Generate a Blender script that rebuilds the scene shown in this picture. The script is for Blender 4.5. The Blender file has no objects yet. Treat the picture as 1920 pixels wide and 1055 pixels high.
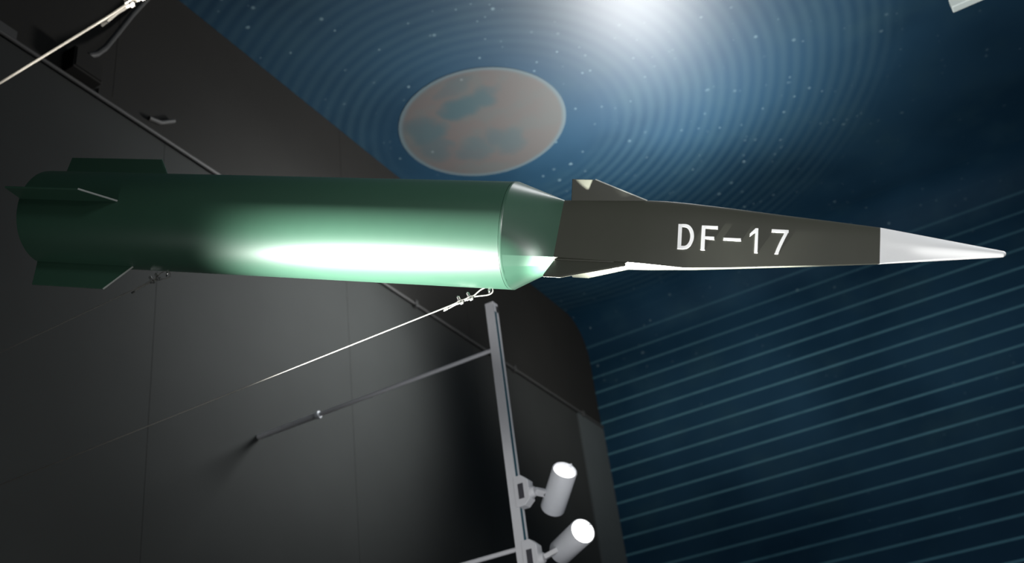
import bpy, bmesh, math, random
import numpy as np
from mathutils import Vector, Matrix
from mathutils.bvhtree import BVHTree
random.seed(4)
sc = bpy.context.scene
COL = sc.collection
PI = math.pi

# ------------------------------------------------------------------ camera
F = 1942.13                                   # focal length for a 1920 px wide frame
CAMH = 1.6                                    # eye height
MW = np.array([[-0.49263557, -0.3877579, -0.77907253],      # rows: world X, Y, Z in camera axes (right, down, ahead)
               [-0.12191184, -0.8556639, 0.50296799],
               [-0.86165405, 0.34275809, 0.3742582]])
def cw(x, y, z):                              # camera axes -> world
    v = MW @ np.array([x, y, z]); return Vector((v[0], v[1], v[2] + CAMH))
def cd(x, y, z):
    v = MW @ np.array([x, y, z]); return Vector(v).normalized()
def px(x, y, d):                              # a photograph point at depth d
    return cw((x - 960) / F * d, (y - 527.5) / F * d, d)

cam_d = bpy.data.cameras.new('camera'); cam = bpy.data.objects.new('camera', cam_d); COL.objects.link(cam)
R = Matrix(((MW[0][0], -MW[0][1], -MW[0][2]), (MW[1][0], -MW[1][1], -MW[1][2]), (MW[2][0], -MW[2][1], -MW[2][2]))).to_4x4()
cam.matrix_world = Matrix.Translation((0, 0, CAMH)) @ R
cam_d.sensor_width = 36; cam_d.lens = F / 1920 * 36
cam_d.clip_start = .05; cam_d.clip_end = 60
cam_d.dof.use_dof = True; cam_d.dof.focus_distance = 2.3; cam_d.dof.aperture_fstop = 3.8
sc.camera = cam

# ------------------------------------------------------------------ world and view
w = bpy.data.worlds.new('dark_hall'); sc.world = w; w.use_nodes = True
w.node_tree.nodes['Background'].inputs[0].default_value = (.8, .9, 1, 1)
w.node_tree.nodes['Background'].inputs[1].default_value = .07
sc.view_settings.view_transform = 'Standard'; sc.view_settings.look = 'None'
sc.view_settings.exposure = 0; sc.view_settings.gamma = 1
sc.view_settings.use_curve_mapping = False

W = 4.0                                       # distance to the mural wall
HC = .7203 * W + CAMH                         # ceiling height
XE = -1.8157 * W                              # end wall

def spot(name, loc, target, watts, deg, blend, radius, col=(1, 1, 1)):
    l = bpy.data.lights.new(name, 'SPOT'); l.energy = watts; l.spot_size = math.radians(deg)
    l.spot_blend = blend; l.shadow_soft_size = radius; l.color = col
    o = bpy.data.objects.new(name, l); COL.objects.link(o)
    o.location = loc
    o.rotation_euler = (Vector(target) - Vector(loc)).to_track_quat('-Z', 'Y').to_euler()
    return o

# ---- missile frame (metres, camera axes): origin at the front rim of the booster
AX = np.array([.959, .049, -.280]); AX /= np.linalg.norm(AX)
EY = np.array([0, 1, 0]) - AX * AX[1]; EY /= np.linalg.norm(EY)
EZ = np.cross(AX, EY)
C0 = np.array([(969.5 - 960) / F * 2.3, (442 - 527.5) / F * 2.3, 2.3])
def mp(t, y, z):
    v = C0 + AX * t + EY * y + EZ * z; return cw(*v)
def md(t, y, z):
    return cd(*(AX * t + EY * y + EZ * z))

# main beam grazing the missile from below, behind
spot('booster_spotlight', mp(-.80, 1.02, -.60), mp(.05, 0, 0), 820, 66, 1, .05, (1, .985, .95))
# narrower beam on the glider belly
spot('glider_spotlight', mp(.25 - .58, 1.40, -.775), mp(.35, 0, 0), 4400, 19, .5, .015, (1, .985, .93))
# unseen soft fill added near the floor, standing in for bounced light
pl_ = bpy.data.lights.new('hall_fill', 'POINT'); pl_.energy = 55; pl_.shadow_soft_size = .5; pl_.color = (.95, .97, 1)
po_ = bpy.data.objects.new('hall_fill', pl_); COL.objects.link(po_); po_.location = (-2.4, 1.6, .7)
spot('tail_fill', (1.0, 2.4, 1.0), mp(-.9, 0, 0), 55, 34, 1, .3, (.92, .96, 1))  # added fill for the dark tail and booster top, no fixture
spot('rim_fill', cw(.6, -1.6, 3.2), mp(.1, 0, 0), 24, 60, 1, .08, (.97, .98, 1))  # added light for the bright line along the missile's top outline

# frontal wash from the visitor side, centred on the nose
spot('front_spotlight', mp(.75, -.75, -2.1), mp(.60, 0, 0), 150, 74, 1, .12, (1, .99, .98))
# wash on the mural wall, its glare sits at the top of the frame
spot('mural_spotlight', (-1.31 * W, .62 * W, .315 * W + CAMH), (-1.02 * W, W, .33 * W + CAMH), 430, 150, 1, .22, (1, .98, .96))
# end wall low wash
spot('end_wall_spotlight', (-4.6, .2, 1.6), (XE, .8, 1.9), 62, 120, 1, .2, (.70, .90, 1))
spot('corner_fill', (-5.0, 1.5, 2.0), (-7.1, 3.9, 2.4), 70, 84, 1, .2, (1, .97, .92))  # unseen fill added to lift the dark wall corner
spot('mural_low_fill', (-4.8, .6, 1.5), (-6.1, W, 1.7), 105, 84, 1, .25, (.86, .93, 1))  # added fill for the dim right part of the mural wall
spot('soffit_fill', (-5.9, 2.9, 3.1), (-6.4, 3.2, HC), 26, 118, 1, .2, (1, .98, .93))  # extra unseen light, put in to lighten the soffit near the corner
spot('corner_top_fill', (-5.5, 2.5, 2.5), (-7.0, 3.6, 4.1), 52, 105, 1, .2, (1, .99, .95))  # added in place of haze, brightens soffit and walls at the corner
spot('tail_front_fill', cw(-.5, -1.3, .5), mp(-.85, 0, 0), 8, 44, 1, .1, (1, .98, .95))  # small added fill on the tail from the camera side
spot('tail_low_fill', cw(-1.7, 1.1, 1.1), mp(-.9, .06, 0), 24, 42, 1, .08, (.95, 1, 1))  # added from below to bring out the near tail fin
spot('rail_fill', (-1.2, -1.0, 3.25), (-3.24, 1.5, 3.2), 85, 33, 1, .15, (.96, .97, 1))  # unseen extra light that lifts the rail and lamp heads
# soft fills added under the black ceiling, imitating a grey veil of haze
spot('ceiling_fill', (-4.4, 2.9, 2.7), (-3.75, 2.5, HC), 300, 74, 1, .3, (.97, 1, 1))
spot('ceiling_fill_near', (-1.7, .6, 2.4), (-2.0, 1.2, HC), 38, 60, 1, .3, (1, 1, .97))  # second added fill, nearer the camera

# ------------------------------------------------------------------ materials
def mat(name, col, rough=.5, metal=0, spec=.5, emit=None, es=0, coat=0, noise=0, nscale=60, bump=0):
    m = bpy.data.materials.new(name); m.use_nodes = True; nt = m.node_tree; b = nt.nodes['Principled BSDF']
    b.inputs['Base Color'].default_value = (*col, 1); b.inputs['Roughness'].default_value = rough
    b.inputs['Metallic'].default_value = metal; b.inputs['Specular IOR Level'].default_value = spec
    b.inputs['Coat Weight'].default_value = coat
    if emit: b.inputs['Emission Color'].default_value = (*emit, 1); b.inputs['Emission Strength'].default_value = es
    if noise or bump:
        g = nt.nodes.new('ShaderNodeNewGeometry')
        n = nt.nodes.new('ShaderNodeTexNoise'); n.inputs['Scale'].default_value = nscale; n.inputs['Detail'].default_value = 4
        nt.links.new(g.outputs['Position'], n.inputs['Vector'])
        if noise:
            r = nt.nodes.new('ShaderNodeMapRange'); r.inputs['To Min'].default_value = 1 - noise; r.inputs['To Max'].default_value = 1 + noise
            nt.links.new(n.outputs['Fac'], r.inputs['Value'])
            v = nt.nodes.new('ShaderNodeVectorMath'); v.operation = 'SCALE'; v.inputs[0].default_value = col
            nt.links.new(r.outputs[0], v.inputs['Scale']); nt.links.new(v.outputs[0], b.inputs['Base Color'])
        if bump:
            bp = nt.nodes.new('ShaderNodeBump'); bp.inputs['Strength'].default_value = bump; bp.inputs['Distance'].default_value = .001
            nt.links.new(n.outputs['Fac'], bp.inputs['Height']); nt.links.new(bp.outputs[0], b.inputs['Normal'])
    return m
M = dict(
    green=mat('booster_green_paint', (.030, .080, .052), .38, spec=.8, noise=.05, nscale=30),
    olive=mat('glider_olive_paint', (.045, .048, .038), .40, spec=.5, noise=.06, nscale=30),
    white=mat('white_paint', (.74, .76, .77), .40, noise=.02, nscale=40),
    post=mat('post_paint', (.30, .34, .33), .5, noise=.03),
    letter=mat('white_lettering', (.80, .82, .83), .5, noise=.02, nscale=60),
    steel=mat('bright_steel', (.62, .62, .60), .22, metal=1, noise=.05, nscale=300),
    edge=mat('lit_fin_edge', (.40, .42, .40), .45, noise=.03),  # gleam of a lit edge put into the base colour
    cable=mat('wire_rope', (.22, .215, .20), .45, metal=.35, noise=.15, nscale=900, bump=.3),
    lamp=mat('lamp_housing_white', (.78, .80, .84), .45, noise=.02, nscale=50),
    rail=mat('rail_grey_paint', (.66, .665, .69), .5, noise=.03, nscale=50),
    slot=mat('teal_conductor', (.010, .085, .12), .4, noise=.05, nscale=60),
    dark=mat('dark_plastic', (.06, .06, .07), .5, noise=.05, nscale=60),
    glow=mat('lamp_lens_glow', (1, 1, 1), .3, emit=(1, .97, .90), es=9, noise=.01),
    glow_dim=mat('lamp_lens_soft_glow', (1, 1, 1), .3, emit=(1, .98, .96), es=1.6, noise=.01),
    ceil=mat('black_ceiling_paint', (.030, .032, .031), .75, spec=.2, noise=.15, nscale=3),
    soffit=mat('brown_black_soffit_paint', (.018, .0175, .016), .75, spec=.2, noise=.15, nscale=3),
    border=mat('charcoal_border_paint', (.07, .08, .082), .7, spec=.2, noise=.1, nscale=4),
    pipe=mat('dull_grey_conduit', (.055, .055, .054), .6, noise=.1, nscale=20),
    wall=mat('dark_hall_wall', (.03, .03, .032), .8, noise=.1, nscale=2),
    floor=mat('dark_hall_floor', (.05, .05, .05), .5, noise=.1, nscale=3),
)

class NB:                                      # tiny node-expression builder
    def __init__(s, nt): s.nt = nt
    def m(s, op, a, b=0., c=0., clamp=False):
        n = s.nt.nodes.new('ShaderNodeMath'); n.operation = op; n.use_clamp = clamp
        for i, v in enumerate((a, b, c)):
            if hasattr(v, 'is_linked') or isinstance(v, bpy.types.NodeSocket): s.nt.links.new(v, n.inputs[i])
            else: n.inputs[i].default_value = v
        return n.outputs[0]
    def ss(s, v, a, b, lo=0., hi=1.):
        n = s.nt.nodes.new('ShaderNodeMapRange'); n.interpolation_type = 'SMOOTHSTEP'
        s.nt.links.new(v, n.inputs['Value']); n.inputs['From Min'].default_value = a; n.inputs['From Max'].default_value = b
        n.inputs['To Min'].default_value = lo; n.inputs['To Max'].default_value = hi; return n.outputs[0]
    def mix(s, f, a, b, kind='MIX'):
        n = s.nt.nodes.new('ShaderNodeMix'); n.data_type = 'RGBA'; n.blend_type = kind
        for k, v in ((0, f), (6, a), (7, b)):
            if isinstance(v, bpy.types.NodeSocket): s.nt.links.new(v, n.inputs[k])
            else: n.inputs[k].default_value = v if k == 0 else (*v, 1)
        return n.outputs[2]
    def noise(s, vec, scale, detail=3):
        n = s.nt.nodes.new('ShaderNodeTexNoise'); n.inputs['Scale'].default_value = scale; n.inputs['Detail'].default_value = detail
        s.nt.links.new(vec, n.inputs['Vector']); return n.outputs['Fac']
def stars(nb, vec, scale, size, keep):
    v = nb.nt.nodes.new('ShaderNodeTexVoronoi'); v.inputs['Scale'].default_value = scale
    nb.nt.links.new(vec, v.inputs['Vector'])
    sx = nb.nt.nodes.new('ShaderNodeSeparateColor'); nb.nt.links.new(v.outputs['Color'], sx.inputs[0])
    a = nb.ss(v.outputs['Distance'], size * scale, size * scale * .3)
    b = nb.ss(sx.outputs[0], keep, min(1, keep + .25))
    return nb.m('MULTIPLY', a, b)

RCX, RCZ = -1.145 * W, .545 * W + CAMH         # centre of the printed rings
def mural(name, rough=.45, spec=.5):
    m = bpy.data.materials.new(name); m.use_nodes = True; nt = m.node_tree; b = nt.nodes['Principled BSDF']; nb = NB(nt)
    g = nt.nodes.new('ShaderNodeNewGeometry'); pos = g.outputs['Position']
    s = nt.nodes.new('ShaderNodeSeparateXYZ'); nt.links.new(pos, s.inputs[0]); X, Y, Z = s.outputs
    # deep blue ground with soft clouds of colour
    n1 = nb.noise(pos, .9, 4); n2 = nb.noise(pos, 3.1, 5)
    col = nb.mix(nb.ss(n1, .35, .68), (.004, .024, .048), (.010, .040, .074))
    col = nb.mix(nb.m('MULTIPLY', nb.ss(n2, .45, .8), .4), col, (.020, .055, .075))
    # concentric rings
    dx = nb.m('SUBTRACT', X, RCX); dz = nb.m('SUBTRACT', Z, RCZ)
    wob = nb.m('MULTIPLY', nb.m('SUBTRACT', nb.noise(pos, 1.2, 2), .5), .05)
    r = nb.m('ADD', nb.m('SQRT', nb.m('ADD', nb.m('MULTIPLY', dx, dx), nb.m('MULTIPLY', dz, dz))), wob)
    wave = nb.m('COSINE', nb.m('MULTIPLY', r, 2 * PI / .0745))
    amp = nb.m('MULTIPLY', nb.ss(r, .56, .9), nb.ss(r, 2.52, 2.3))
    wave = nb.m('MULTIPLY', nb.m('ADD', nb.m('MULTIPLY', wave, .5), .5), amp)
    ons = nb.ss(Y, W - .25, W - .05)             # only on the long wall
    wave = nb.m('MULTIPLY', wave, ons)
    col = nb.mix(nb.m('MULTIPLY', wave, .34), col, (.030, .070, .098))
    # fine straight stripes on the end wall
    k = nb.m('DIVIDE', nb.m('SUBTRACT', Y, .9463 * W), .0335 * W)
    fr = nb.m('ABSOLUTE', nb.m('SUBTRACT', k, nb.m('ROUND', k)))
    line = nb.ss(fr, .075, .045)
    line = nb.m('MULTIPLY', line, nb.m('SUBTRACT', 1., ons))
    line = nb.m('MULTIPLY', line, nb.ss(Y, W * .99, W * .75, .25, 1.))
    line = nb.m('MULTIPLY', line, nb.ss(nb.noise(pos, 7, 2), .2, .6, .75, 1.))
    col = nb.mix(line, col, (.062, .155, .195))
    # stars
    st = nb.m('ADD', stars(nb, pos, 8, .015, .35), stars(nb, pos, 15, .009, .4))
    st = nb.m('MULTIPLY', st, nb.ss(nb.noise(pos, .7, 2), .35, .6, .15, 1.))
    st = nb.m('MULTIPLY', st, nb.ss(Y, W - .6, W - .1, .12, 1.), clamp=True)
    col = nb.mix(nb.m('MULTIPLY', st, .5), col, (.28, .42, .46))
    nt.links.new(col, b.inputs['Base Color'])
    b.inputs['Roughness'].default_value = rough; b.inputs['Specular IOR Level'].default_value = spec
    return m
def planet_mat():
    m = bpy.data.materials.new('printed_planet'); m.use_nodes = True; nt = m.node_tree; b = nt.nodes['Principled BSDF']; nb = NB(nt)
    g = nt.nodes.new('ShaderNodeNewGeometry'); pos = g.outputs['Position']
    s = nt.nodes.new('ShaderNodeSeparateXYZ'); nt.links.new(pos, s.inputs[0]); X, Y, Z = s.outputs
    n1 = nb.noise(pos, 2.2, 5); n2 = nb.noise(pos, 5.5, 5)
    dx = nb.m('SUBTRACT', X, PX); dz = nb.m('SUBTRACT', Z, PZ)
    wx = nb.m('ADD', dx, nb.m('MULTIPLY', nb.m('SUBTRACT', n1, .5), .35)); wz = nb.m('ADD', dz, nb.m('MULTIPLY', nb.m('SUBTRACT', n2, .5), .35))
    blob = 0.
    for bx, bz, ra, rb, st_ in ((.21, -.13, .07, .12, .9), (.22, .02, .08, .12, .9), (.16, .32, .13, .13, .7), (-.02, .34, .13, .11, .55), (-.21, -.03, .11, .10, .65), (-.20, .16, .12, .09, .5), (.38, -.05, .05, .1, .4)):
        ex = nb.m('DIVIDE', nb.m('SUBTRACT', wx, bx), ra); ez = nb.m('DIVIDE', nb.m('SUBTRACT', wz, bz), rb)
        dd = nb.m('ADD', nb.m('MULTIPLY', ex, ex), nb.m('MULTIPLY', ez, ez))
        blob = nb.m('MAXIMUM', nb.ss(dd, 1.9, .2, 0., st_), blob)
    col = nb.mix(nb.ss(n2, .42, .62), (.068, .062, .061), (.062, .067, .067))
    col = nb.mix(blob, col, (.026, .056, .067))
    # greyer on the right, more teal on the left
    col = nb.mix(nb.ss(nb.m('ADD', dz, nb.m('MULTIPLY', dx, .6)), .25, -.5, 0., .4), col, (.078, .082, .080))
    r = nb.m('SQRT', nb.m('ADD', nb.m('MULTIPLY', dx, dx), nb.m('MULTIPLY', dz, dz)))
    col = nb.mix(nb.ss(r, PR * .93, PR * .99, 0., .7), col, (.070, .115, .135))
    st = stars(nb, pos, 9, .011, .6)
    col = nb.mix(nb.m('MULTIPLY', st, .4), col, (.35, .40, .42))
    nt.links.new(col, b.inputs['Base Color']); b.inputs['Roughness'].default_value = .5
    return m
PX, PZ, PR = -1.1115 * W, .5455 * W + CAMH, .1275 * W
M['mural'] = mural('starfield_mural'); M['planet'] = planet_mat()
M['mural_matte'] = mural('starfield_mural_matte', .7, .12)

# ------------------------------------------------------------------ mesh helpers
class MB:
    def __init__(s): s.v = []; s.f = []
    def add(s, vs, fs):
        o = len(s.v); s.v += [Vector(v) for v in vs]; s.f += [[i + o for i in f] for f in fs]; return s
    def box(s, c, ax, h):                       # centre, three axes, half sizes
        c = Vector(c); a = [Vector(x).normalized() * k for x, k in zip(ax, h)]
        vs = [c + a[0] * i + a[1] * j + a[2] * k for i in (-1, 1) for j in (-1, 1) for k in (-1, 1)]
        return s.add(vs, [(0, 1, 3, 2), (4, 6, 7, 5), (0, 4, 5, 1), (2, 3, 7, 6), (0, 2, 6, 4), (1, 5, 7, 3)])
    def abox(s, lo, hi):
        lo = Vector(lo); hi = Vector(hi); return s.box((lo + hi) / 2, ((1, 0, 0), (0, 1, 0), (0, 0, 1)), (hi - lo) / 2)
    def lathe(s, c, d, prof, n=32, cap0=True, cap1=True):   # prof: (distance along d, radius)
        c = Vector(c); d = Vector(d).normalized(); q = d.to_track_quat('Z', 'Y'); e1 = q @ Vector((1, 0, 0)); e2 = q @ Vector((0, 1, 0))
        vs = []; fs = []
        for (h, r) in prof:
            for i in range(n):
                a = 2 * PI * i / n; vs.append(c + d * h + (e1 * math.cos(a) + e2 * math.sin(a)) * r)
        for j in range(len(prof) - 1):
            for i in range(n):
                k = (i + 1) % n; fs.append((j * n + i, j * n + k, (j + 1) * n + k, (j + 1) * n + i))
        if cap0: fs.append(tuple(range(n))[::-1])
        if cap1: fs.append(tuple(range((len(prof) - 1) * n, len(prof) * n)))
        return s.add(vs, fs)
    def tube(s, pts, r, n=10):
        pts = [Vector(p) for p in pts]; vs = []; fs = []
        t = (pts[1] - pts[0]).normalized(); e = t.orthogonal().normalized()
        for i, p in enumerate(pts):
            t = (pts[min(i + 1, len(pts) - 1)] - pts[max(i - 1, 0)]).normalized()
            e = (e - t * e.dot(t)).normalized(); b = t.cross(e)
            for k in range(n):
                a = 2 * PI * k / n; vs.append(p + (e * math.cos(a) + b * math.sin(a)) * r)
        for i in range(len(pts) - 1):
            for k in range(n):
                q = (k + 1) % n; fs.append((i * n + k, i * n + q, (i + 1) * n + q, (i + 1) * n + k))
        fs.append(tuple(range(n))[::-1]); fs.append(tuple(range((len(pts) - 1) * n, len(pts) * n)))
        return s.add(vs, fs)
    def build(s, name, m, parent=None, smooth=True, ang=35, bevel=0):
        root = parent
        while root is not None and root.parent is not None: root = root.parent
        off = root.location.copy() if root is not None else Vector((0, 0, 0))
        me = bpy.data.meshes.new(name)
        me.from_pydata([v - off for v in s.v], [], s.f); me.materials.append(m)
        bm = bmesh.new(); bm.from_mesh(me); bmesh.ops.remove_doubles(bm, verts=bm.verts, dist=1e-6)
        bmesh.ops.recalc_face_normals(bm, faces=bm.faces); bm.to_mesh(me); bm.free()
        if smooth:
            for p in me.polygons: p.use_smooth = True
            me.set_sharp_from_angle(angle=math.radians(ang))
        o = bpy.data.objects.new(name, me); COL.objects.link(o)
        if parent is not None: o.parent = parent
        if bevel:
            b = o.modifiers.new('bevel', 'BEVEL'); b.width = bevel; b.segments = 3; b.limit_method = 'ANGLE'
            b.harden_normals = False
        return o
def thing(name, label, cat, loc, group=None):
    o = bpy.data.objects.new(name, None); COL.objects.link(o); o.location = loc; o.empty_display_size = .05
    o['label'] = label; o['category'] = cat
    if group: o['group'] = group
    return o
def struct(o): o['kind'] = 'structure'; return o

# ------------------------------------------------------------------ the room
HI = HC + .12
wb = struct(MB().abox((XE - .2, W, 0), (3.2, W + .12, HI)).build('wall_back', M['mural'], smooth=False))
we = MB().abox((XE - .12, -3.0, 0), (XE, W, HI))
RF = .35                                        # rounded inside corner
pts = [(XE, W - RF)] + [(XE + RF - RF * math.cos(a), W - RF + RF * math.sin(a)) for a in [PI / 2 * i / 16 for i in range(17)]] + [(XE, W)]
n = len(pts)
vs = [(x, y, 0) for x, y in pts] + [(x, y, HI) for x, y in pts]
fs = [(i, i + 1, n + i + 1, n + i) for i in range(n - 1)] + [(n - 1, 0, n, 2 * n - 1), tuple(range(n))[::-1], tuple(range(n, 2 * n))]
we.add(vs, fs)
we = struct(we.build('wall_end', M['mural_matte'], ang=25))
struct(MB().abox((3.2, -3.12, 0), (3.32, W + .12, HI)).build('wall_side', M['wall'], smooth=False))
struct(MB().abox((XE - .12, -3.12, 0), (3.2, -3.0, HI)).build('wall_front', M['wall'], smooth=False))
struct(MB().abox((XE - .12, -3.12, -.12), (3.32, W + .12, 0)).build('floor', M['floor'], smooth=False))
ce = struct(MB().abox((XE - .12, -3.12, HC + .02), (3.32, W + .12, HI + .02)).build('ceiling', M['ceil'], smooth=False))
GP = .7683 * W                                  # line of the conduit on the ceiling
def cpanel(x0, x1, y0, y1, m, z0=HC, name='ceiling_panel'):
    return MB().abox((min(x0, x1) + .001, y0 + .001, z0), (max(x0, x1) - .001, y1 - .001, HC + .03)).build(name, m, ce, smooth=False)
xs = [3.2, 1.6, 0, -1.25, -.656 * W, -.985 * W, -1.315 * W, -1.70 * W]
for a, b in zip(xs[:-1], xs[1:]):
    cpanel(a, b, -3.0, .6, M['ceil'])
    cpanel(a, b, .6, GP, M['ceil'])
xs = [3.2, 1.6, 0, -1.25, -.58 * W, -.985 * W, -1.315 * W, -1.656 * W, XE + .004]
for a, b in zip(xs[:-1], xs[1:]):
    cpanel(a, b, GP, W - .002, M['soffit'])
cpanel(-1.70 * W, XE + .004, -3.0, GP - .01, M['border'], HC - .012, 'border_panel')

pl = MB()
nn = 96
vs = [(PX + PR * math.cos(2 * PI * i / nn), W - .003, PZ + PR * math.sin(2 * PI * i / nn)) for i in range(nn)]
vs += [(x, W + .001, z) for x, _, z in vs]
pl.add(vs, [tuple(range(nn)), tuple(range(nn, 2 * nn))[::-1]] + [(i, (i + 1) % nn, nn + (i + 1) % nn, nn + i) for i in range(nn)])
o = pl.build('planet_print', M['planet'], wb, smooth=False); o['label'] = 'grey-teal planet disc printed at the centre of the rings'

# ------------------------------------------------------------------ conduit and junction box on the ceiling
def up(x, y, drop=0.): return Vector((x, y, HC - drop))
t = thing('conduit', 'thin dull grey conduit running along the black ceiling parallel to the mural wall', 'pipe', (-1.3 * W, GP, HC))
MB().tube([up(2.6, GP, .016), up(-1.2 * W, GP, .016), up(XE + .02, GP, .016)], .009, 10).build('pipe', M['pipe'], t)
MB().abox((-.46 * W, GP + .012, HC - .010), (3.0, GP + .06, HC)).build('cable_tray', M['pipe'], t, smooth=False)
MB().abox((-.99 * W, GP + .012, HC - .010), (-.56 * W, GP + .05, HC)).build('cable_tray', M['soffit'], t, smooth=False)
for x in (-.35, -.75, -1.15, -1.45, -1.72):
    MB().abox((x * W - .012, GP - .022, HC - .028), (x * W + .012, GP + .022, HC)).build('clip', M['pipe'], t, smooth=False)
t = thing('junction_box', 'small dark junction box on the ceiling where the drooping cable starts', 'electrical box', (-.53 * W, .785 * W, HC))
MB().abox((-.552 * W, .772 * W, HC - .07), (-.515 * W, .80 * W, HC)).build('box_body', M['soffit'], t, smooth=False, bevel=.005)
MB().abox((-.550 * W, .774 * W, HC - .076), (-.517 * W, .798 * W, HC - .07)).build('cover', M['soffit'], t, smooth=False)
p0 = up(-.535 * W, .8025 * W, .05)
cp = [p0, up(-.545 * W, .812 * W, .052), up(-.556 * W, .83 * W, .045), up(-.575 * W, .872 * W, .03), up(-.592 * W, .912 * W, .022), up(-.612 * W, .955 * W, .02), up(-.63 * W, .995 * W, .02)]
o = MB().tube(cp, .013, 10).build('cable', M['pipe']); o['label'] = 'blurred dark cable curving from the junction box along the ceiling to the mural wall'; o['category'] = 'cable'
o = MB().tube([up(-.628 * W, GP + .062, .016), up(-.645 * W, GP + .08, .016), up(-.664 * W, GP + .14, .016)], .010, 8).build('pipe_stub', M['pipe'])
o['label'] = 'short dark pipe stub branching off the ceiling conduit above the tail fins'; o['category'] = 'pipe'

# ------------------------------------------------------------------ lighting track
RX = -.8104 * W; RZ = .4243 * W + CAMH - .012; RG1 = .505 * W; RG0 = -1.2
t = thing('track_rail', 'pale grey lighting rail with a teal slot hung on thin rods from the black ceiling', 'light track', (RX, (RG0 + RG1) / 2, RZ))
hw, hh = .0190, .036
cx_ = RX - .006
r = MB()
r.abox((cx_ - hw, RG0, RZ - .004), (cx_ + hw, RG1, RZ))                                  # top web
r.abox((cx_ + hw - .005, RG0, RZ - hh), (cx_ + hw, RG1, RZ - .004))
r.abox((cx_ - hw, RG0, RZ - hh), (cx_ - hw + .005, RG1, RZ - .004))
r.abox((cx_ + .0165, RG0, RZ - hh), (cx_ + hw - .001, RG1, RZ - hh + .003))
r.abox((cx_ - hw + .001, RG0, RZ - hh), (cx_ - .004, RG1, RZ - hh + .003))
r.build('rail_body', M['rail'], t, smooth=False)
MB().abox((cx_ - .006, RG0, RZ - hh + .0008), (cx_ + .0164, RG1 - .03, RZ - hh + .0028)).build('conductor', M['slot'], t, smooth=False)
MB().abox((cx_ - hw + .001, RG1 - .03, RZ - hh), (cx_ + hw - .001, RG1, RZ - hh + .003)).build('slot_end', M['rail'], t, smooth=False)
MB().abox((cx_ - hw - .001, RG1, RZ - hh - .001), (cx_ + hw + .001, RG1 + .012, RZ + .001)).build('end_cap', M['rail'], t, smooth=False, bevel=.002)
for i, g in enumerate((.4571 * W, .2585 * W, -.3)):
    rod = thing('suspension_rod', ['thin grey rod with wider sleeve joining ceiling and upper end of the light rail',
                                   'grey rod meeting the light rail beside the lowest spotlight at the bottom edge',
                                   'grey rod holding the near end of the light rail'][i], 'rod', (RX, g, RZ))
    L = HC - RZ
    MB().lathe((RX, g, RZ), (0, 0, 1), [(0, .0085), (L * .72, .0085)], 16).build('rod_shaft', M['rail'], rod)
    MB().lathe((RX, g, RZ + L * .715), (0, 0, 1), [(0, .008), (.002, .0165), (.018, .0165), (.022, .0125), (.03, .0125)], 16).build('collar', M['lamp'], rod)
    MB().lathe((RX, g, RZ + L * .72), (0, 0, 1), [(0, .0125), (L * .28 - .002, .0125)], 16).build('sleeve', M['rail'], rod)

def lamp(label, front, d, g, boxlen, bright, back_hint=None):
    front = Vector(front); d = Vector(d).normalized(); Lh = .185; R_ = .0455
    t = thing('track_spotlight', label, 'spotlight', (RX, g, RZ - hh), 'white cylinder spotlights on the light rail')
    # adapter box under the rail
    a = MB(); x0, x1 = cx_ - .021, cx_ + .021; z1 = RZ - hh - .0015; b2 = boxlen / 2
    prof = [(-b2, .012), (-b2, -.022), (-b2 + .020, -.046), (b2 - .024, -.046), (b2, -.020), (b2, .012)]
    vs = [(x0, g + p, z1 + q) for p, q in prof] + [(x1, g + p, z1 + q) for p, q in prof]
    k = len(prof); a.add(vs, [tuple(range(k)), tuple(range(k, 2 * k))[::-1]] + [(i, (i + 1) % k, k + (i + 1) % k, k + i) for i in range(k)])
    a.build('adapter', M['rail'], t, smooth=False, bevel=.002)
    MB().abox((x1 - .001, g - .030, z1 - .026), (x1 + .0012, g + .026, z1 - .004)).build('recess', M['dark'], t, smooth=False)
    piv = Vector((cx_, g - .010, z1 - .046)); side = front - d * (Lh * .62)
    v = side - piv; v.normalize()
    MB().lathe(piv + Vector((0, 0, .006)), (0, 0, -1), [(0, .021), (.014, .021), (.022, .016)], 24).build('swivel', M['rail'], t)
    end = side - v * (R_ * .9)
    base = piv + Vector((0, 0, -.014))
    ar = MB(); dirv = (end - base); q = dirv.normalized(); n1 = q.cross(d).normalized(); n2 = q.cross(n1)
    ar.box((base + end) / 2, (q, n1, n2), (dirv.length / 2, .009, .014)); ar.build('arm', M['rail'], t, smooth=False, bevel=.003)
    MB().lathe(end - n1 * .009, n1, [(0, .009), (.018, .009)], 16).build('pivot_screw', M['steel'], t)
    hd = MB().lathe(front - d * Lh, d, [(0, R_ - .006), (.002, R_ - .002), (.006, R_), (Lh - .002, R_), (Lh, R_ - .001), (Lh, R_ - .004), (Lh - .012, R_ - .005)], 48, True, False).build('housing', M['lamp'], t)
    MB().lathe(front - d * .014, d, [(0, R_ - .0045), (.001, R_ - .0045)], 40).build('lens', M['glow'] if bright else M['glow_dim'], t)
    s1 = d.orthogonal().normalized()
    MB().lathe(front - d * .010 + cd(.3, -.25, .1) * .030, d, [(0, .004), (.012, .004), (.014, .002)], 12).build('trim_screw', M['lamp'], t)
    return t
d1 = cd(.22, -.85, -.48); d2 = cd(.384, -.58, -.72)
f1 = px(1059, 881, 3.70); f2 = px(1093, 995, 3.55)
lamp('white spotlight on the rail, pointing up the picture with a softly glowing rim', f1, d1, .3085 * W, .115, False)
lamp('white spotlight at the bottom edge, tilted to show its glaring lens', f2, d2, .2480 * W, .125, True)
spot('lamp_beam', f1 + d1 * .02, f1 + d1, 10, 70, .8, .03, (1, .97, .9))
spot('lamp_beam', f2 + d2 * .02, f2 + d2, 14, 70, .8, .03, (1, .96, .88))

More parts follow.
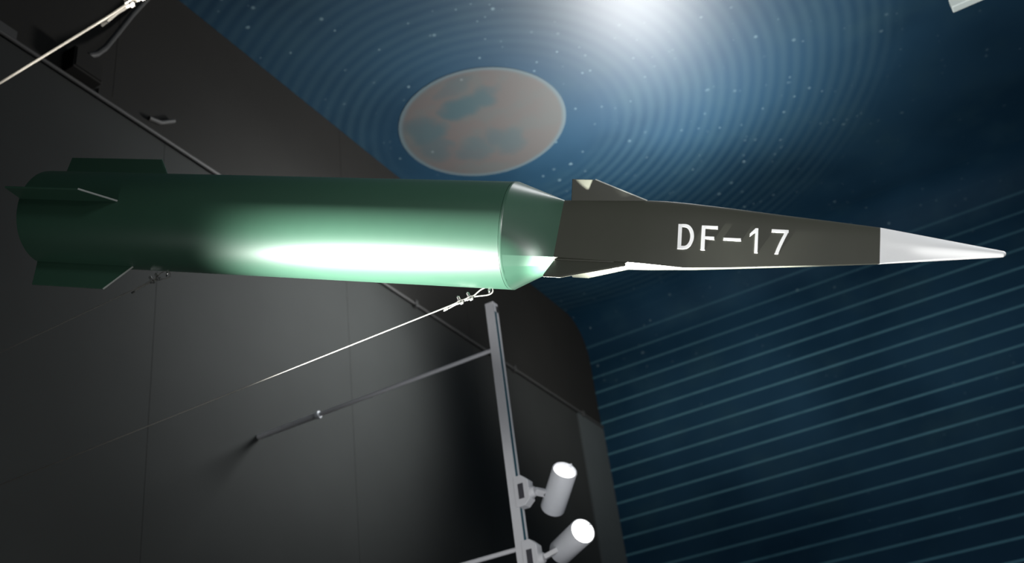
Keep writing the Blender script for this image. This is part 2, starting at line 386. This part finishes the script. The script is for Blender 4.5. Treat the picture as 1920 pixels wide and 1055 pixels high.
# ------------------------------------------------------------------ post at the top right corner
pb = px(1781, 6, 3.6)
t = thing('white_post', 'top end of a white square post peeking in at the top right corner', 'post', (pb.x, pb.y, 0))
MB().abox((pb.x - .035, pb.y - .02, .02), (pb.x + .0, pb.y + .02, pb.z)).build('post_shaft', M['post'], t, smooth=False, bevel=.004)
MB().abox((pb.x - .15, pb.y - .13, 0), (pb.x + .10, pb.y + .13, .02)).build('base_plate', M['post'], t, smooth=False, bevel=.004)

# ------------------------------------------------------------------ the missile model
RB = .12
ms = thing('missile_model', 'dark green missile model with white nose tip, lettered DF-17, hanging across the picture', 'missile model', mp(-.4, 0, 0))
def rev(prof, n=128, c0=True, c1=True):
    m = MB(); vs = []
    for t_, r_ in prof:
        for i in range(n):
            a = 2 * PI * i / n; vs.append(mp(t_, r_ * math.sin(a), -r_ * math.cos(a)))
    fs = [(j * n + i, j * n + (i + 1) % n, (j + 1) * n + (i + 1) % n, (j + 1) * n + i) for j in range(len(prof) - 1) for i in range(n)]
    if c0: fs.append(tuple(range(n))[::-1])
    if c1: fs.append(tuple(range((len(prof) - 1) * n, len(prof) * n)))
    return m.add(vs, fs)
TL = -1.243
rev([(TL + .03, RB - .03), (TL + .004, RB - .012), (TL, RB - .003), (TL + .002, RB - .0006), (TL + .006, RB), (-.0075, RB)], c0=False, c1=False).build('booster_body', M['green'], ms)
rev([(TL + .03, .001), (TL + .03, RB - .028)], c0=False, c1=False).build('tail_plate', M['dark'], ms)
rev([(-.0075, RB - .001), (-.0070, RB - .0008), (-.0065, RB + .0001), (-.001, RB + .0001), (0, RB - .0006)], c0=False, c1=False).build('front_ring', M['green'], ms)

# nozzle inside the tail
rev([(TL + .028, .030), (TL + .01, .045), (TL - .006, .058), (TL - .006, .055), (TL + .02, .030)], 48, False, False).build('nozzle', M['dark'], ms)

# glider cross sections: t, T(top), Bn(upper chine), B(belly), w(half width)
SEC = [(.105, .0820, .0440, .0625, .0800), (.16, .0832, .0452, .0628, .0805), (.25, .0852, .0475, .0630, .0805), (.29, .0862, .0492, .0622, .0795),
       (.33, .0858, .0515, .0600, .0770), (.38, .0824, .0545, .0578, .0740), (.46, .0750, .0505, .0522, .0670), (.575, .0630, .0422, .0436, .0570), (.67, .0538, .0352, .0364, .0490), (.76, .0445, .0282, .0292, .0410)]
NF = 22
def sect(T, Bn, B, wd, round_=0.0):
    """half outline on the near side from the top to the belly centre: list of (y, z)"""
    y1 = -T * .52; z1 = -wd * .37
    out = []
    # rounded crown: quadratic curve from the top, flat at the top, joining the straight flank
    P0 = Vector((-T, 0)); P2 = Vector((y1, z1)); sl = (-wd - z1) / (Bn - y1)
    P1 = Vector((-T, z1 - sl * (y1 + T)))
    for i in range(13):
        s_ = i / 12; p = P0 * (1 - s_) ** 2 + P1 * 2 * s_ * (1 - s_) + P2 * s_ * s_; out.append((p.x, p.y))
    for i in range(1, 10):
        s_ = i / 9; out.append((y1 + (Bn - y1) * s_, z1 + (-wd - z1) * s_))
    h = B - Bn
    for s_ in (.25, .5, .75, 1): out.append((Bn + h * s_, -wd + h * .62 * s_))
    out += [(B, (-wd + h * .62) * (1 - s_)) for s_ in (.25, .5, .75, 1)]
    return out
def ring_from(half): return half + [(y, -z) for y, z in half[-2:0:-1]]
def interp(t_):
    for a, b in zip(SEC[:-1], SEC[1:]):
        if a[0] <= t_ <= b[0]:
            s_ = (t_ - a[0]) / (b[0] - a[0]); return [x + (y - x) * s_ for x, y in zip(a[1:], b[1:])]
def loft(rows):                                 # rows of (t, ring)
    m = MB(); n = len(rows[0][1]); vs = []
    for t_, rg in rows: vs += [mp(t_, y, z) for y, z in rg]
    fs = [(j * n + i, j * n + (i + 1) % n, (j + 1) * n + (i + 1) % n, (j + 1) * n + i) for j in range(len(rows) - 1) for i in range(n)]
    return m.add(vs, fs)
ts = [.105 + i * (.76 - .105) / 48 for i in range(49)]
gl = loft([(t_, ring_from(sect(*interp(t_)))) for t_ in ts]).build('glider_body', M['olive'], ms, ang=24)
# adapter fairing from the round rim to the glider section
def circ_half():
    g0 = sect(*SEC[0][1:]); n = len(g0)         # 22 crown+flank points (0..21), 22..25 bevel, 26..29 belly
    th = []
    for i in range(22): th.append(-90 + (22 + 90) * i / 21)
    for i in range(1, 5): th.append(22 + 13 * i / 4)
    for i in range(1, 5): th.append(35 + 55 * i / 4)
    return [(RB * math.sin(math.radians(a)), -RB * math.cos(math.radians(a))) for a in th]
ch = circ_half(); g0 = sect(*SEC[0][1:])
def dense(rg):                                  # finer arc between belly points
    return rg
rows = []
for j in range(15):
    s_ = j / 14; rows.append((s_ * .105, ring_from([(a[0] + (b[0] - a[0]) * s_, a[1] + (b[1] - a[1]) * s_) for a, b in zip(ch, g0)])))
ad = loft(rows).build('adapter_fairing', M['green'], ms, ang=24)
n58 = len(rows[0][1])
for e in ad.data.edges:
    a_, b_ = e.vertices
    if a_ % n58 == b_ % n58 and a_ % n58 in (21, 25, 33, 37): e.use_edge_sharp = True
# nose
Tn, Bnn, Bb, wn = SEC[-1][1:]
rows = []; n0 = sect(Tn, Bnn, Bb, wn)
cen = (-.0055, 0)
def nosering(s_):
    k = 1 - s_; half = []
    for i, (y, z) in enumerate(n0):
        a = math.atan2(y - cen[0], -z + 1e-9)
        r_ = math.hypot(y - cen[0], z); rr = .0370 - .002 * math.sin(a)
        bl = min(1, s_ * .95)
        half.append(((y * (1 - bl) + (cen[0] + rr * math.sin(a)) * bl), (z * (1 - bl) - rr * math.cos(a) * bl)))
    tipy = .0008
    f = k * 1. + s_ * .175
    return ring_from([(tipy * s_ + y * f - (0), z * f) for y, z in half])
L_ = .994 - .76
for i in range(25):
    s_ = i / 24; rows.append((.76 + s_ * (L_ - .007), nosering(s_)))
last = rows[-1][1]; cy = sum(y for y, z in last) / len(last)
for i in range(1, 7):
    a = PI / 2 * i / 6; k = max(math.cos(a), .02)
    rows.append((.994 - .007 + .007 * math.sin(a), [(cy + (y - cy) * k, z * k) for y, z in last]))
nm = loft(rows); nn_ = len(last); nm.f.append([len(nm.v) - nn_ + i for i in range(nn_)])
o = nm.build('nose_cone', M['white'], ms, ang=40); o['label'] = 'plain white pointed nose tip with a blunt end'

def fin(name, poly, nrm, th, m, label=None, bevel=.0012):
    """poly: (t, y, z) points of the mid plane; nrm: thickness direction in missile axes"""
    nv = Vector(nrm).normalized(); m_ = MB(); k = len(poly)
    vs = [mp(*(Vector(p) + nv * th / 2)) for p in poly] + [mp(*(Vector(p) - nv * th / 2)) for p in poly]
    m_.add(vs, [tuple(range(k)), tuple(range(k, 2 * k))[::-1]] + [(i, (i + 1) % k, k + (i + 1) % k, k + i) for i in range(k)])
    o = m_.build(name, m, ms, smooth=False, bevel=bevel)
    if label: o['label'] = label
    return o
# four tail fins
ph = math.radians(-21)
for q in range(4):
    a = ph + q * PI / 2                          # 0: towards the viewer, 1: down, 2: away, 3: up
    ry, rz = math.sin(a), -math.cos(a); r0, r1 = RB - .006, RB + .062
    le, lt = (-.955, -1.025) if q != 3 else (-.925, -.965)
    if q == 3: r1 = RB + .052
    poly = [(TL + .004, ry * r0, rz * r0), (le, ry * r0, rz * r0), (le - .004, ry * RB, rz * RB), (lt, ry * r1, rz * r1), (TL + .010, ry * r1, rz * r1)]
    fin('tail_fin', poly, (0, rz, -ry), .0045, M['green'])
# tail fin leading edges, visible pair painted pale as if catching light
for q in range(4):
    a = ph + q * PI / 2; ry, rz = math.sin(a), -math.cos(a)
    le, lt = (-.955, -1.025) if q != 3 else (-.925, -.965)
    r1 = RB + (.062 if q != 3 else .052)
    A_ = Vector((le - .0035, ry * RB, rz * RB)); B_ = Vector((lt + .0005, ry * r1, rz * r1))
    MB().tube([mp(*A_), mp(*B_)], .0022, 8).build('leading_edge', M['edge'] if q < 2 else M['green'], ms)
# crown fin
fin('glider_fin', [(.120, -.070, 0), (.283, -.070, 0), (.283, -.0865, 0), (.168, -.1285, 0), (.1195, -.1285, 0)], (0, 0, 1), .004, M['olive'])
MB().tube([mp(.171, -.1285, 0), mp(.286, -.0858, 0)], .0017, 8).build('leading_edge', M['edge'], ms)  # pale colour imitates the lit edge
# chine fins
for sgn in (1, -1):
    w0 = .080; ry, rz = .50, -.866
    def P(t_, r_, dy=0): return (t_, .0455 + dy + ry * r_, sgn * (-w0 + .012 + rz * r_))
    n_ = (0, .866, -sgn * .5)
    poly = [P(.108, -.004), P(.245, -.004), P(.262, .018), P(.137, .078), P(.098, .078)]
    fin('glider_fin', poly, n_, .0065, M['olive'], bevel=.0025)
    MB().tube([mp(*P(.112, .013, -.0028)), mp(*P(.235, .013, -.0028))], .0022, 8).build('fin_fairing', M['olive'], ms)

# lettering on the flank
deps = bpy.context.evaluated_depsgraph_get()
gm = gl.data; off = ms.location
bvh = BVHTree.FromPolygons([v.co + off for v in gm.vertices], [tuple(p.vertices) for p in gm.polygons])
cam_o = Vector((0, 0, CAMH))
def on_flank(u, v, lift):
    x = 1240 + u / 7.385; y = 400 + v / 7.385
    p0 = px(x, y, 1.0); d = (p0 - cam_o).normalized()
    loc, nrm, _, _ = bvh.ray_cast(cam_o, d)
    if nrm.dot(d) > 0: nrm = -nrm
    return loc + nrm * lift
def glyph(name, strokes):
    m = MB()
    for A, B in strokes:                         # two edge polylines of equal length
        def res(P_, N=14):
            out = []
            if len(P_) == 2: return [tuple(P_[0][k] + (P_[1][k] - P_[0][k]) * i / N for k in (0, 1)) for i in range(N + 1)]
            return P_
        a, b = res(A), res(B); k = len(a); na = 4; vs = []
        for lift in (.0008, -.001):
            for i in range(k):
                for j in range(na):
                    s_ = j / (na - 1); vs.append(on_flank(a[i][0] + (b[i][0] - a[i][0]) * s_, a[i][1] + (b[i][1] - a[i][1]) * s_, lift))
        fs = []
        for o_ in (0, k * na):
            fs += [(o_ + i * na + j, o_ + i * na + j + 1, o_ + (i + 1) * na + j + 1, o_ + (i + 1) * na + j) for i in range(k - 1) for j in range(na - 1)]
        q = k * na
        for j in range(na - 1):
            fs.append((j, j + 1, q + j + 1, q + j)); e = (k - 1) * na; fs.append((e + j, e + j + 1, q + e + j + 1, q + e + j))
        for i in range(k - 1):
            fs.append((i * na, (i + 1) * na, q + (i + 1) * na, q + i * na)); e = na - 1
            fs.append((i * na + e, (i + 1) * na + e, q + (i + 1) * na + e, q + i * na + e))
        m.add(vs, fs)
    return m.build(name, M['letter'], ms, smooth=False)
def arcpts(cx, cy, rx, ry, a0, a1, sh=0, N=20):
    return [(cx + rx * math.cos(math.radians(a0 + (a1 - a0) * i / N)) - sh * ry * math.sin(math.radians(a0 + (a1 - a0) * i / N)), cy + ry * math.sin(math.radians(a0 + (a1 - a0) * i / N))) for i in range(N + 1)]
# D: stem, then the bowl from the top bar round to the bottom bar
glyph('letter_d', [([(238, 148), (220, 490)], [(290, 150), (272, 492)]),
                   ([(288, 148)] + arcpts(322, 321, 130, 172, -90, 90, .045) + [(268, 493)], [(286, 190)] + arcpts(318, 321, 83, 130, -90, 90, .045) + [(270, 450)])])
glyph('letter_f', [([(562, 168), (543, 506)], [(612, 170), (597, 509)]),
                   ([(600, 169), (784, 178)], [(598, 210), (782, 221)]),
                   ([(598, 318), (733, 324)], [(596, 358), (732, 365)])])
glyph('hyphen', [([(860, 337), (1102, 348)], [(859, 371), (1101, 385)])])
glyph('digit_one', [([(1304, 206), (1285, 547)], [(1343, 208), (1330, 549)]),
                    ([(1304, 208), (1226, 282)], [(1306, 256), (1226, 320)])])
glyph('digit_seven', [([(1530, 220), (1764, 232)], [(1528, 260), (1762, 270)]),
                      ([(1712, 250), (1690, 300), (1662, 350), (1630, 415), (1600, 480), (1568, 560)], [(1764, 240), (1742, 296), (1712, 352), (1680, 418), (1650, 482), (1617, 563)])])

# ------------------------------------------------------------------ suspension wires
UPV = Vector((0, 0, 1))
def eye(p, r_, parent, nrm, name='ring_bolt', tr=.0018):
    nrm = Vector(nrm).normalized(); e1 = nrm.orthogonal().normalized(); e2 = nrm.cross(e1)
    return MB().tube([Vector(p) + (e1 * math.cos(2 * PI * i / 24) + e2 * math.sin(2 * PI * i / 24)) * r_ for i in range(25)], tr, 8).build(name, M['steel'], parent)
def wire(label, p_eye, k=1.0, r_=.0018, tilt=(0, 0), cl=(.052, .078), face=-1):
    """loop round an eye at p_eye, two clamps, then straight up to the ceiling"""
    p = Vector(p_eye); top = Vector((p.x + tilt[0], p.y + tilt[1], HC)); u_ = (top - p).normalized()
    view = (p - cam_o).normalized(); s_ = u_.cross(view).normalized()           # sideways as seen in front
    if s_.dot(cd(0, -1, 0)) < 0: s_ = -s_                                        # towards the top of the picture
    t = thing('hanging_wire', label, 'wire rope', top, 'wires the display models hang on')
    def q(a, b, c=0): return p + u_ * a * k + s_ * b * k + view * c * k
    neck = .040
    loop = [q(neck, .0006), q(.030, .0045), q(.018, .0082), q(.006, .0088), q(-.003, .0068), q(-.0085, .0018), q(-.009, -.0040), q(-.004, -.0085),
            q(.006, -.0095), q(.018, -.0068), q(.030, -.0034), q(neck, -.0012)]
    # smooth the loop
    def smooth(P_, it=2):
        for _ in range(it):
            o_ = [P_[0]]
            for a, b in zip(P_[:-1], P_[1:]): o_ += [a * .75 + b * .25, a * .25 + b * .75]
            P_ = o_ + [P_[-1]]
        return P_
    run = smooth([q(.118, -.0052, -.001), q(.104, -.0042), q(.088, -.0022), q(.075, -.0026), q(.062, -.0018), q(.050, -.0020)] + loop[::-1][:0] + [q(neck, -.0014)] + loop[-2:0:-1] + [q(neck, .0008), q(.055, .0012), q(.075, .0010), q(.10, .0), q(.14, 0)])
    m = MB(); m.tube(run, r_, 10); m.tube([q(.138, 0), top], r_, 10)
    m.build('cable_run', M['cable'], t)
    MB().tube([q(.124, -.0056, -.001), q(.112, -.0050, -.001)], r_ * 1.45, 10).build('end_ferrule', M['steel'], t)
    for c in cl:
        cb = MB(); cb.box(q(c, -.0022), (u_, s_, view), (.0085 * k, .0026 * k, .0045 * k)); cb.box(q(c - .003, -.0052), (u_, s_, view), (.0042 * k, .0022 * k, .0045 * k))
        c_ = cb.build('clamp_saddle', M['steel'], t, smooth=False, bevel=.0012 * k)
        for dz in (-.0042, .0042):
            MB().lathe(q(c, -.003, dz), s_, [(0, .0011 * k), (.0175 * k, .0011 * k)], 10).build('stud', M['steel'], c_)
            MB().lathe(q(c, .0052, dz), s_, [(0, .0032 * k), (.0005 * k, .0036 * k), (.0070 * k, .0036 * k), (.0076 * k, .0030 * k)], 8).build('nut', M['steel'], c_, smooth=False)
        MB().box(q(c, .0032), (u_, s_, view), (.0062 * k, .0008 * k, .006 * k)).build('washer_plate', M['steel'], c_, smooth=False)
    MB().lathe(top, (0, 0, -1), [(0, .02), (.006, .02), (.012, .008), (.03, .006)], 16).build('ceiling_mount', M['dark'], t)
    return t
e1 = px(917.5, 543.5, 2.325); e2 = px(313, 513.5, 2.555)
eye(e1, .0055, ms, cd(1, .2, .3)); eye(e2, .0055, ms, cd(1, .2, .3))
wire('steel wire rope looped and double-clamped under the front end of the green booster', e1, 1.0)
wire('faint steel wire rope clamped beside the tail fins of the missile', e2, 1.0, r_=.0014, cl=(.030, .050))
e3 = px(300, -28, 1.60)
spot('wire_fill', cw(-1.35, .55, 1.2), e3 + Vector((0, 0, .12)), 240, 24, .8, .02, (1, .94, .84))  # added beam that makes the corner wire glare
w3 = wire('glaring steel wire rope with bulky clamps in the top left corner', e3, 1.05, r_=.0022, cl=(.040, .062))
